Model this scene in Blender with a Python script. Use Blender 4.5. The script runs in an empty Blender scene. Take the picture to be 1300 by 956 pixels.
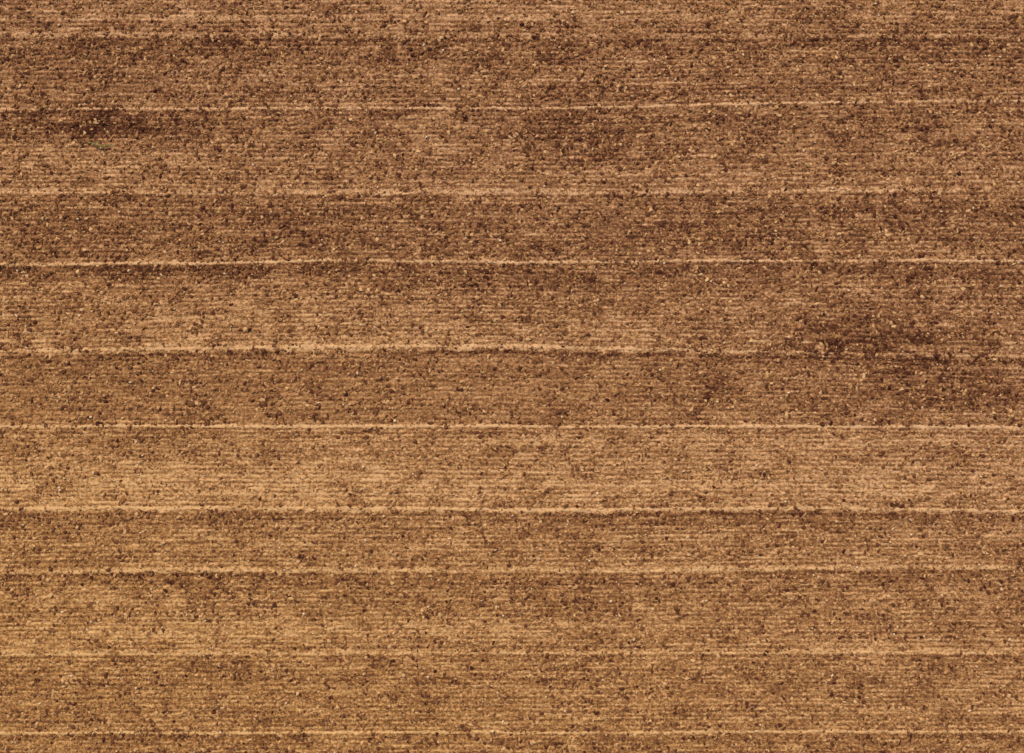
import bpy, math
import numpy as np
rng = np.random.default_rng(7)
S = 0.03           # metres per reference unit
CX, CY = 650.0, 478.0
sc = bpy.context.scene

# ------------------------------------------------------------------ noise helpers
def vnoise(x, y, seed=0):
    xi = np.floor(x).astype(np.int64); yi = np.floor(y).astype(np.int64)
    xf = x-xi; yf = y-yi
    def h(a, b):
        n = (a*374761393 + b*668265263 + seed*974634777) & 0xffffffff
        n = ((n ^ (n >> 13))*1274126177) & 0xffffffff
        n = n ^ (n >> 16)
        return (n & 0xffff)/65535.0
    u = xf*xf*(3-2*xf); w = yf*yf*(3-2*yf)
    return (h(xi, yi)*(1-u)+h(xi+1, yi)*u)*(1-w)+(h(xi, yi+1)*(1-u)+h(xi+1, yi+1)*u)*w
def fbm(x, y, seed=0, o=4):
    s = 0; a = 1; t = 0
    for i in range(o):
        s = s+a*vnoise(x, y, seed+i*17); t += a; a *= .55; x = x*2.03+11.3; y = y*2.03+5.7
    return s/t
_t = np.linspace(-300, 1700, 4001)
def f1(px, scale, seed, o=4):     # fast 1-D fbm through a table
    return np.interp(px, _t, fbm(_t/scale, _t*0+seed*1.37, seed, o))

# ------------------------------------------------------------------ seam lines between tractor passes
# (y, bends, pale, dark (furrow with painted shade), width, paleness along x 0..1300 (5 values), darkness along x)
lines = [
 (-60, [(0,-60),(1300,-62)], .6, .4, 3, [1]*5, [1]*5),
 (22,  [(0,23),(500,22),(1300,25)], .5, .1, 1.8, [.6,1,.9,.4,.3], [.2,.2,.2,.2,.2]),
 (45,  [(0,44),(400,45),(800,46),(1300,47)], .85, .5, 2.1, [1,.7,.6,.7,1], [1,.8,.3,.4,1]),
 (135, [(0,139),(350,137),(650,138),(850,134),(1050,130),(1300,127)], .95, .6, 2.0, [.8,.9,.9,1.1,1.1], [1,.8,.3,.3,.2]),
 (243, [(0,243),(400,245),(900,243),(1300,240)], .85, .25, 2.3, [.9,.8,1,.9,.7], [.3,.4,.3,.3,.4]),
 (332, [(0,336),(250,334),(420,330),(650,333),(900,331),(1300,331)], 1.05, .9, 2.3, [.9,1.1,.9,1,1], [1.1,1,.8,.3,.4]),
 (444, [(0,447),(300,442),(640,440),(900,446),(1300,455)], .95, .9, 4.2, [.65,.95,1.1,.7,.4], [1,1,.9,1.1,.6]),
 (541, [(0,541),(650,541),(1300,542)], 1.35, .4, 2.0, [1,1,1,1,1], [.5,.5,.5,.9,.6]),
 (647, [(0,646),(300,645),(700,648),(1000,646),(1300,650)], 1.25, .65, 2.4, [.9,1,1.1,.75,.75], [.4,.5,.9,.8,1.1]),
 (724, [(0,726),(300,724),(800,724),(1300,720)], 1.05, .65, 2.1, [.8,.9,.9,.9,.9], [1.1,.8,.6,.8,.9]),
 (829, [(0,830),(600,828),(1300,828)], .9, .3, 2.2, [1,1,.7,.7,.85], [.3,.3,.5,.6,.5]),
 (930, [(0,931),(1300,929)], .9, .4, 2.0, [1]*5, [1]*5),
 (1035,[(0,1035),(1300,1035)], .7, .5, 3, [1]*5, [1]*5),
]
y0s = np.array([l[0] for l in lines], float)
def canon(px, py):
    """straighten the slight bends of the passes"""
    out = py+(f1(px, 110, 9, 3)-.5)*2.5
    d = np.zeros_like(px)
    prev = None
    for i, l in enumerate(lines):
        D = np.interp(px, [p[0] for p in l[1]], [p[1] for p in l[1]])-l[0]
        if prev is not None:
            a = y0s[i-1]; b = y0s[i]
            m = (py >= a) & (py < b); t = (py-a)/(b-a)
            d = np.where(m, prev*(1-t)+D*t, d)
        prev = D
    return out-d

# broad moisture / texture patches: x,y,rx,ry,amount (+ = darker)
P = [
 (150,155,130,19,.8),(60,140,120,8,.2),(640,62,900,16,.16),(900,40,350,14,.2),(320,55,200,12,.18),(1220,60,160,26,.2),
 (640,118,800,10,.14),(730,150,100,34,.3),(720,190,50,20,.3),(1000,165,200,24,.18),(330,270,420,16,.2),(330,310,300,12,.2),
 (900,280,260,30,.16),(1240,270,90,30,.25),(330,345,230,7,.25),(600,352,160,14,.2),(700,375,100,22,.22),(980,350,300,14,.2),(1090,425,100,26,.44),
 (1200,420,160,34,.3),(1020,435,60,10,.35),(1180,475,130,34,.22),(1250,500,110,30,.2),(900,500,50,24,.08),
 (200,570,80,30,.1),(900,660,260,12,.12),(1180,665,160,14,.15),(740,775,60,26,.18),(340,740,150,16,.15),
 (760,740,260,12,.10),(1190,735,120,12,.12),(1180,780,200,26,.1),(560,860,600,10,.15),(60,775,60,16,.1),(60,90,160,10,.12),
 (80,205,160,16,-.2),(500,238,260,5,-.15),(160,262,120,5,-.2),(230,395,220,26,-.14),(80,370,160,16,-.05),(620,425,220,12,-.15),
 (120,605,260,24,-.2),(560,615,380,20,-.24),(960,560,340,10,-.18),(1130,600,160,20,-.14),(250,638,260,6,-.14),
 (60,760,160,14,-.22),(200,805,260,14,-.22),(560,800,180,14,-.16),(450,690,300,10,-.14),(1060,820,200,10,-.14),
 (520,15,300,8,-.1),
]
# tone of each pass just after its upper seam, and just before the lower one
VP, VT = [], []
for (a, b, t0, t1) in [(-200,45,.04,.0),(45,135,.12,.02),(135,243,.08,-.04),(243,332,.08,.06),(332,444,.14,-.08),(444,541,.17,.08),
                       (541,647,-.02,-.12),(647,724,.12,-.04),(724,829,.08,-.08),(829,930,.06,.0),(930,1200,.1,0)]:
    VP += [a+.5, a+(b-a)*.35, b-.5]; VT += [t0, t0*.45+t1*.55, t1]
# faint crooked marks that cross the rows: polylines with strength
MARKS = [([(925,478),(905,492),(893,512),(880,530)],.45),([(1010,300),(1030,330),(1048,352)],.3),([(230,490),(262,540),(300,575)],.2),
         ([(742,690),(738,740),(752,800),(745,850)],.25),([(560,600),(590,640),(600,690)],.15),([(1150,330),(1165,370),(1190,420)],.25),
         ([(330,560),(345,610),(338,640)],.15),([(705,150),(715,200),(700,240)],.3),([(1210,560),(1225,610),(1218,680)],.2),([(480,30),(500,80),(495,110)],.2)]
def flat_band(px, v):      # the smoother rolled strip
    return np.clip((v-452)/14, 0, 1)*np.clip((540-v)/12, 0, 1)*np.interp(px, [0, 650, 950, 1150], [.5, .65, .3, .0])
def darkness(px, v):
    d = np.zeros_like(px)
    for x,y,rx,ry,a in P:
        d += a*np.exp(-(((px-x)/rx)**2+((v-y)/ry)**2))
    # patches break up into ragged clusters drawn out along the rows
    d *= -.6+3.2*fbm(px/15., v/6.5, 12, 3)
    for pl, a in MARKS:
        ys = [p[1] for p in pl]; m = (v > ys[0]-4) & (v < ys[-1]+4)
        if m.any():
            cx = np.interp(v[m], ys, [p[0] for p in pl])+(fbm(v[m]/9., v[m]*0, 7, 2)-.5)*9
            d[m] += a*np.exp(-((px[m]-cx)/5.5)**2)
    vv = v+(fbm(px/24., v/9., 15, 3)-.5)*5
    d += np.interp(vv, VP, VT)*(.5+1.0*f1(px, 300, 19, 3))
    d += .11*np.interp(v, [0,300,420,470,700,866], [.8,.9,.6,.1,-.25,-.2])
    fb = 1-.5*flat_band(px, v)
    d += .55*fb*(fbm(px/220., v/4.5, 3, 4)-.5)
    d += .95*fb*(fbm(px/28., v/11., 23, 4)-.5)
    return d
def seam(px, v):
    pale = np.zeros_like(px); dark = np.zeros_like(px)
    xs = [0,325,650,975,1300]
    for i, (y0, pts, p, k, w, pa, da) in enumerate(lines):
        m = np.clip(.1+1.7*f1(px, 16, 50+i), 0, 1.2)*np.interp(px, xs, pa)
        wv = w*(.55+.9*f1(px, 12, 80+i, 3))
        off = (f1(px, 30, 60+i, 4)-.5)*2.4
        dd = v-y0-off
        pale = np.maximum(pale, p*m*np.exp(-(dd/wv)**2))
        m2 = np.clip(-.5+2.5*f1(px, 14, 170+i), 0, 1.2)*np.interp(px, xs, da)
        dark = np.maximum(dark, k*m2*np.where(dd > 1, np.exp(-((dd-4.8-w*.3)/3.2)**2), 0))  # furrow on the ridge's shadow side, its shade painted as a dark strip
    return pale, dark
ROW = 5.8
def relief(px, v, pale, dark):
    return .088*(fbm(px/6., v/4.3, 5, 3)-.5)+.004*np.sin(2*np.pi*v/ROW) + .008*pale - .02*dark

# ------------------------------------------------------------------ field sheet: one grid, fine near, coarse to the horizon
def axis(c0, c1, step, far):
    fine = np.arange(c0, c1+step, step)
    out = []; d = step
    p = 0
    while p < far:
        d *= 1.25; p += d; out.append(p)
    out = np.array(out)
    return np.concatenate([(c0-out)[::-1], fine, fine[-1]+out])
ax = axis(-60, 1360, 2.0, 60000); ay = axis(-55, 1010, 1.4, 60000)
GX, GY = np.meshgrid(ax, ay)
px = GX.ravel(); py = GY.ravel()
v = canon(px, py)
pale, dark = seam(px, v)
dk = darkness(px, v)
inside = ((px > -75) & (px < 1375) & (py > -70) & (py < 1025))
z = np.where(inside, relief(px, v, pale, dark), 0)
co = np.stack([(px-CX)*S, (CY-py)*S, z], 1).astype(np.float32)
nx, ny = len(ax), len(ay)
i = np.arange(nx*ny).reshape(ny, nx)
q = np.stack([i[1:, :-1], i[1:, 1:], i[:-1, 1:], i[:-1, :-1]], -1).reshape(-1, 4)
def build(name, co, faces, k, smooth):
    me = bpy.data.meshes.new(name)
    me.vertices.add(len(co)); me.vertices.foreach_set('co', co.astype(np.float32).ravel())
    me.loops.add(faces.size); me.loops.foreach_set('vertex_index', faces.astype(np.int32).ravel())
    me.polygons.add(len(faces))
    me.polygons.foreach_set('loop_start', np.arange(0, faces.size, k, dtype=np.int32))
    me.polygons.foreach_set('loop_total', np.full(len(faces), k, np.int32))
    me.polygons.foreach_set('use_smooth', np.full(len(faces), smooth, bool))
    me.update(calc_edges=True)
    ob = bpy.data.objects.new(name, me); sc.collection.objects.link(ob)
    return ob
def attr(ob, name, a):
    at = ob.data.attributes.new(name, 'FLOAT', 'POINT'); at.data.foreach_set('value', a.astype(np.float32))
field = build('ploughed_field', co, q, 4, True)
attr(field, 'rowpos', v*S); attr(field, 'moist', dk); attr(field, 'seam_pale', pale); attr(field, 'seam_shade', dark)
attr(field, 'rough_amt', 1-.25*flat_band(px, v))
field['kind'] = 'structure'; field['label'] = 'brown tilled field soil with fine parallel seed rows'; field['category'] = 'field'

# ------------------------------------------------------------------ material helper
class NT:
    def __init__(s, name):
        s.m = bpy.data.materials.new(name); s.m.use_nodes = True; s.t = s.m.node_tree; s.b = s.t.nodes['Principled BSDF']
        s.b.inputs['Roughness'].default_value = 1; s.b.inputs['Specular IOR Level'].default_value = 0
    def n(s, t, **kw):
        x = s.t.nodes.new(t)
        for k, val in kw.items(): setattr(x, k, val)
        return x
    def l(s, a, b): s.t.links.new(a, b)
    def math(s, op, a, b=None, c=None, clamp=False):
        x = s.n('ShaderNodeMath', operation=op, use_clamp=clamp)
        for k, val in enumerate((a, b, c)):
            if val is None: continue
            if isinstance(val, (int, float)): x.inputs[k].default_value = val
            else: s.l(val, x.inputs[k])
        return x.outputs[0]
    def attr(s, n): return s.n('ShaderNodeAttribute', attribute_name=n).outputs['Fac']
    def noise(s, vec, scale, detail=4, rough=.6):
        x = s.n('ShaderNodeTexNoise'); x.inputs['Scale'].default_value = scale; x.inputs['Detail'].default_value = detail
        x.inputs['Roughness'].default_value = rough; s.l(vec, x.inputs['Vector']); return x.outputs['Fac']
    def ramp(s, f, stops):
        x = s.n('ShaderNodeValToRGB'); e = x.color_ramp.elements
        while len(e) < len(stops): e.new(.5)
        for el, (p, c) in zip(e, stops): el.position = p; el.color = (*c, 1)
        s.l(f, x.inputs[0]); return x.outputs[0]
def lin(r, g, b, k=1.02):
    f = lambda c: (c/255/12.92 if c/255 <= .04045 else ((c/255+.055)/1.055)**2.4)
    return (f(r)*k*1.015, f(g)*k*.96, f(b)*k*.98)
M = NT('tilled_soil')
geo = M.n('ShaderNodeNewGeometry')
sep = M.n('ShaderNodeSeparateXYZ'); M.l(geo.outputs['Position'], sep.inputs[0])
X = sep.outputs[0]; V = M.attr('rowpos')
def vec(sx, sy):
    c = M.n('ShaderNodeCombineXYZ'); M.l(M.math('MULTIPLY', X, sx), c.inputs[0]); M.l(M.math('MULTIPLY', V, sy), c.inputs[1]); return c.outputs[0]
streak = M.noise(vec(.7, 11), 1, 1, .6)
dash = M.noise(vec(3.8, 10.5), 1, 3, .85)
grain = M.noise(vec(1, 1), 8.5, 4, .9)
row = M.math('SINE', M.math('MULTIPLY', V, 2*math.pi/(ROW*S)))
def add(a, b): return M.math('ADD', a, b)
def amp(n, k): return M.math('MULTIPLY', M.math('SUBTRACT', n, .5), k)
tex = add(amp(streak, .65), amp(dash, 1.15))
tex = add(tex, amp(grain, 2.9))
# rows show more where the surface is loose
patch = M.noise(vec(.9, 1.8), 1, 2, .6)
tex = add(tex, M.math('MULTIPLY', M.math('MULTIPLY', row, M.math('MULTIPLY_ADD', patch, 3, -.85, clamp=True)), .15))
val = add(.60, M.math('MULTIPLY', tex, M.attr('rough_amt')))
val = M.math('SUBTRACT', val, M.math('MULTIPLY', M.attr('moist'), .42))
val = M.math('SUBTRACT', val, M.math('MULTIPLY', M.attr('seam_shade'), .30))  # shade below the seam ridges put into the soil colour
val = M.math('ADD', val, M.math('MULTIPLY', M.math('MULTIPLY', M.attr('seam_pale'), M.math('MULTIPLY_ADD', grain, 2.0, 0.0)), .50), clamp=True)
colA = M.ramp(val, [(0, lin(80,48,27)), (.25, lin(117,78,44)), (.5, lin(154,109,63)), (.75, lin(190,142,85)), (1, lin(232,188,125))])
colB = M.ramp(val, [(0, lin(78,46,33)), (.25, lin(116,77,51)), (.5, lin(152,108,71)), (.75, lin(189,142,96)), (1, lin(232,188,138))])
mix = M.n('ShaderNodeMix', data_type='RGBA')
# redder soil towards the north and east, more golden to the south-west
sx_ = M.math('MULTIPLY', X, .016); sy_ = M.math('MULTIPLY', V, -.045)
M.l(add(M.math('ADD', sx_, 1.35), sy_), mix.inputs[0]); mix.clamp_factor = True
M.l(colA, mix.inputs[6]); M.l(colB, mix.inputs[7])
M.l(mix.outputs[2], M.b.inputs['Base Color'])
field.data.materials.append(M.m)

# ------------------------------------------------------------------ clods
phi = (1+5**.5)/2
ICO = np.array([(-1,phi,0),(1,phi,0),(-1,-phi,0),(1,-phi,0),(0,-1,phi),(0,1,phi),(0,-1,-phi),(0,1,-phi),(phi,0,-1),(phi,0,1),(-phi,0,-1),(-phi,0,1)])
ICO /= np.linalg.norm(ICO[0])
ICF = np.array([(0,11,5),(0,5,1),(0,1,7),(0,7,10),(0,10,11),(1,5,9),(5,11,4),(11,10,2),(10,7,6),(7,1,8),(3,9,4),(3,4,2),(3,2,6),(3,6,8),(3,8,9),(4,9,5),(2,4,11),(6,2,10),(8,6,7),(9,8,1)])
def scatter(n, fn, row_snap=.5, x0=-40, x1=1340, y0=-40, y1=996):
    px = rng.uniform(x0, x1, n); py = rng.uniform(y0, y1, n)
    v = canon(px, py)
    s = rng.random(n) < row_snap
    tgt = (np.round(v/ROW - .75)+.75)*ROW   # furrow of the row
    py = np.where(s, py+(tgt-v)*.6, py); v = canon(px, py)
    pale, dark = seam(px, v); dk = darkness(px, v)
    keep = rng.random(n) < fn(px, v, dk, pale, dark)
    return [a[keep] for a in (px, py, v, dk, pale, dark)]
def lumps(name, pts, size, tone, flat=(.45, .8), stretch=(.75, 1.4), jit=.45, sink=.08):
    px, py, v, dk, pale, dark = pts; n = len(px)
    z = relief(px, v, pale, dark)
    c = np.repeat(ICO[None], n, 0)*(1+rng.uniform(-jit, jit, (n, 12, 1)))
    st = rng.uniform(*stretch, n); fl = rng.uniform(*flat, n)
    c[:, :, 0] *= (size*st)[:, None]; c[:, :, 1] *= (size/st)[:, None]; c[:, :, 2] *= (size*fl)[:, None]
    a = rng.uniform(0, 2*np.pi, n)
    ca, sa = np.cos(a)[:, None], np.sin(a)[:, None]
    xx = c[:, :, 0]*ca-c[:, :, 1]*sa; yy = c[:, :, 0]*sa+c[:, :, 1]*ca
    c[:, :, 0] = xx+((px-CX)*S)[:, None]; c[:, :, 1] = yy+((CY-py)*S)[:, None]; c[:, :, 2] += (z+size*sink)[:, None]
    f = (ICF[None]+(np.arange(n)*12)[:, None, None]).reshape(-1, 3)
    ob = build(name, c.reshape(-1, 3), f, 3, False)
    attr(ob, 'tone', np.repeat(tone, 12))
    ob['kind'] = 'stuff'
    return ob
def dens(px, v, dk, pale, dark):
    cl = fbm(px/11., v/6.5, 33, 3)
    return np.clip(.41+.95*dk+2.6*(cl-.5)+.4*dark-.9*pale-.22*flat_band(px, v), .03, 1)
pts = scatter(270000, dens, .42)
n = len(pts[0]); print('clods', n)
size = .022+.062*rng.random(n)**3.0
tone = np.clip(.50-.36*pts[3]-.15*pts[5]+rng.normal(0, .22, n), 0, .95)  # clods below the seams darkened too, as part of the painted shade
tone = np.where(rng.random(n) < .08, rng.uniform(.75, 1, n), tone)
clods = lumps('soil_clods', pts, size, tone)
clods['label'] = 'crumbly dark brown soil clods strewn over the tilled field'; clods['category'] = 'soil clods'
C = NT('clod_soil')
C.l(C.ramp(C.attr('tone'), [(0, lin(78,45,34)), (.3, lin(112,73,49)), (.55, lin(148,104,66)), (.8, lin(188,142,89)), (1, lin(230,188,130))]), C.b.inputs['Base Color'])
clods.data.materials.append(C.m)

# pale stones
pts = scatter(12000, lambda px, v, dk, pale, dark: np.clip(.22+.5*fbm(px/60., v/40., 44, 3), 0, 1), .2)
n = len(pts[0])
stones = lumps('field_stones', pts, .023+.036*rng.random(n)**3, rng.uniform(0, 1, n), flat=(.6, .9), jit=.18, sink=.6)
stones['label'] = 'small pale tan stones lying on the tilled soil'; stones['category'] = 'stones'
Q = NT('pale_stone')
Q.l(Q.ramp(Q.attr('tone'), [(0, lin(165,126,80)), (.6, lin(205,165,114)), (1, lin(244,216,168))]), Q.b.inputs['Base Color'])
stones.data.materials.append(Q.m)

# chopped straw: short flattened prisms lying mostly along the rows
pts = scatter(34000, lambda px, v, dk, pale, dark: np.clip(.35-.4*dk+.9*pale, .1, 1), .2)
px_, py_, v_, dk_, pa_, da_ = pts; n = len(px_)
L = rng.uniform(.06, .16, n); W = rng.uniform(.007, .014, n); A = rng.normal(0, .7, n)
zz = relief(px_, v_, pa_, da_)+.035
base = np.array([(-1,-1,0),(1,-1,0),(1,1,0),(-1,1,0),(-1,0,1),(1,0,1)], float)
c = np.repeat(base[None], n, 0)
c[:, :, 0] *= L[:, None]/2; c[:, :, 1] *= W[:, None]; c[:, :, 2] *= .012
xx = c[:, :, 0]*np.cos(A)[:, None]-c[:, :, 1]*np.sin(A)[:, None]; yy = c[:, :, 0]*np.sin(A)[:, None]+c[:, :, 1]*np.cos(A)[:, None]
c[:, :, 2] += zz[:, None]+xx*rng.normal(0, .1, n)[:, None]
c[:, :, 0] = xx+((px_-CX)*S)[:, None]; c[:, :, 1] = yy+((CY-py_)*S)[:, None]
F = np.array([(0,1,5),(0,5,4),(3,4,5),(3,5,2),(0,4,3),(1,2,5),(0,3,2),(0,2,1)])
f = (F[None]+(np.arange(n)*6)[:, None, None]).reshape(-1, 3)
straw = build('straw_stubble', c.reshape(-1, 3), f, 3, False); attr(straw, 'tone', np.repeat(rng.random(n), 6))
straw['kind'] = 'stuff'; straw['label'] = 'short pale yellow straw bits lying along the rows'; straw['category'] = 'straw'
T = NT('dry_straw')
T.l(T.ramp(T.attr('tone'), [(0, lin(130,94,50)), (.6, lin(192,147,86)), (1, lin(228,184,122))]), T.b.inputs['Base Color'])
straw.data.materials.append(T.m)

# green weed stem: bent tapered stalk with small leaves
def stem(pts3, r0, r1):
    V_, F_ = [], []
    for k, p in enumerate(pts3):
        r = r0+(r1-r0)*k/(len(pts3)-1)
        for j in range(6):
            a = j*math.pi/3
            V_.append((p[0]-.4*r*math.cos(a), p[1]+r*math.cos(a), p[2]+r*math.sin(a)))
    for k in range(len(pts3)-1):
        for j in range(6):
            F_.append((k*6+j, k*6+(j+1) % 6, (k+1)*6+(j+1) % 6, (k+1)*6+j))
    return V_, F_
wx, wy = (118-CX)*S, (CY-182)*S
cur = [(wx+.70*t, wy-.02-.10*math.sin(t*2.6)-.03*t, .14+.03*math.sin(t*3)) for t in np.linspace(0, 1, 12)]
V_, F_ = stem(cur, .028, .014)
def leaf(b, ang, ln, w):
    o = len(V_)
    for k, (t, ww) in enumerate([(0, .1), (.3, .8), (.6, 1), (.85, .6), (1, .02)]):
        for sgn in (-1, 0, 1):
            V_.append((b[0]+ln*t*math.cos(ang)-sgn*ww*w*math.sin(ang), b[1]+ln*t*math.sin(ang)+sgn*ww*w*math.cos(ang), b[2]+.03*math.sin(t*3)-.008*(sgn == 0)))
    for k in range(4):
        for j in range(2):
            F_.append((o+k*3+j, o+k*3+j+1, o+k*3+j+4, o+k*3+j+3))
leaf(cur[2], .6, .2, .022); leaf(cur[5], -.7, .2, .022); leaf(cur[8], .5, .16, .02); leaf(cur[11], -.3, .18, .02); leaf(cur[0], 2.8, .14, .02)
me = bpy.data.meshes.new('green_weed'); me.from_pydata(V_, [], F_)
weed = bpy.data.objects.new('green_weed', me); sc.collection.objects.link(weed)
weed['label'] = 'slender uprooted green weed stem lying on bare soil'; weed['category'] = 'weed'
G = NT('weed_green'); gg = G.n('ShaderNodeNewGeometry')
G.l(G.ramp(G.noise(gg.outputs['Position'], 8), [(0.3, (.20,.21,.06)), (.7, (.32,.33,.12))]), G.b.inputs['Base Color'])
me.materials.append(G.m)

# ------------------------------------------------------------------ light
el, az = math.radians(52), math.radians(-20)   # sun from the top edge (north), a little to the west
w = bpy.data.worlds.new('World'); sc.world = w; w.use_nodes = True
sky = w.node_tree.nodes.new('ShaderNodeTexSky'); sky.sky_type = 'NISHITA'; sky.sun_disc = False
sky.sun_elevation = el; sky.sun_rotation = az; sky.dust_density = 2
bg = w.node_tree.nodes['Background']; bg.inputs[1].default_value = .075
w.node_tree.links.new(sky.outputs[0], bg.inputs[0])
sl = bpy.data.lights.new('sun', 'SUN'); sl.energy = 2.6; sl.angle = math.radians(5); sl.color = (1, .92, .80)
so = bpy.data.objects.new('sun', sl); sc.collection.objects.link(so)
from mathutils import Vector
d = Vector((math.sin(az)*math.cos(el), math.cos(az)*math.cos(el), math.sin(el)))
so.rotation_euler = d.to_track_quat('Z', 'Y').to_euler()

# ------------------------------------------------------------------ camera
cam = bpy.data.cameras.new('camera'); co_ = bpy.data.objects.new('camera', cam); sc.collection.objects.link(co_)
H = 40.0
co_.location = (0, 0, H); cam.sensor_width = 36; cam.lens = 36*H/(1300*S); cam.clip_end = 5000
sc.camera = co_
sc.view_settings.view_transform = 'Standard'; sc.view_settings.look = 'None'; sc.view_settings.exposure = 0
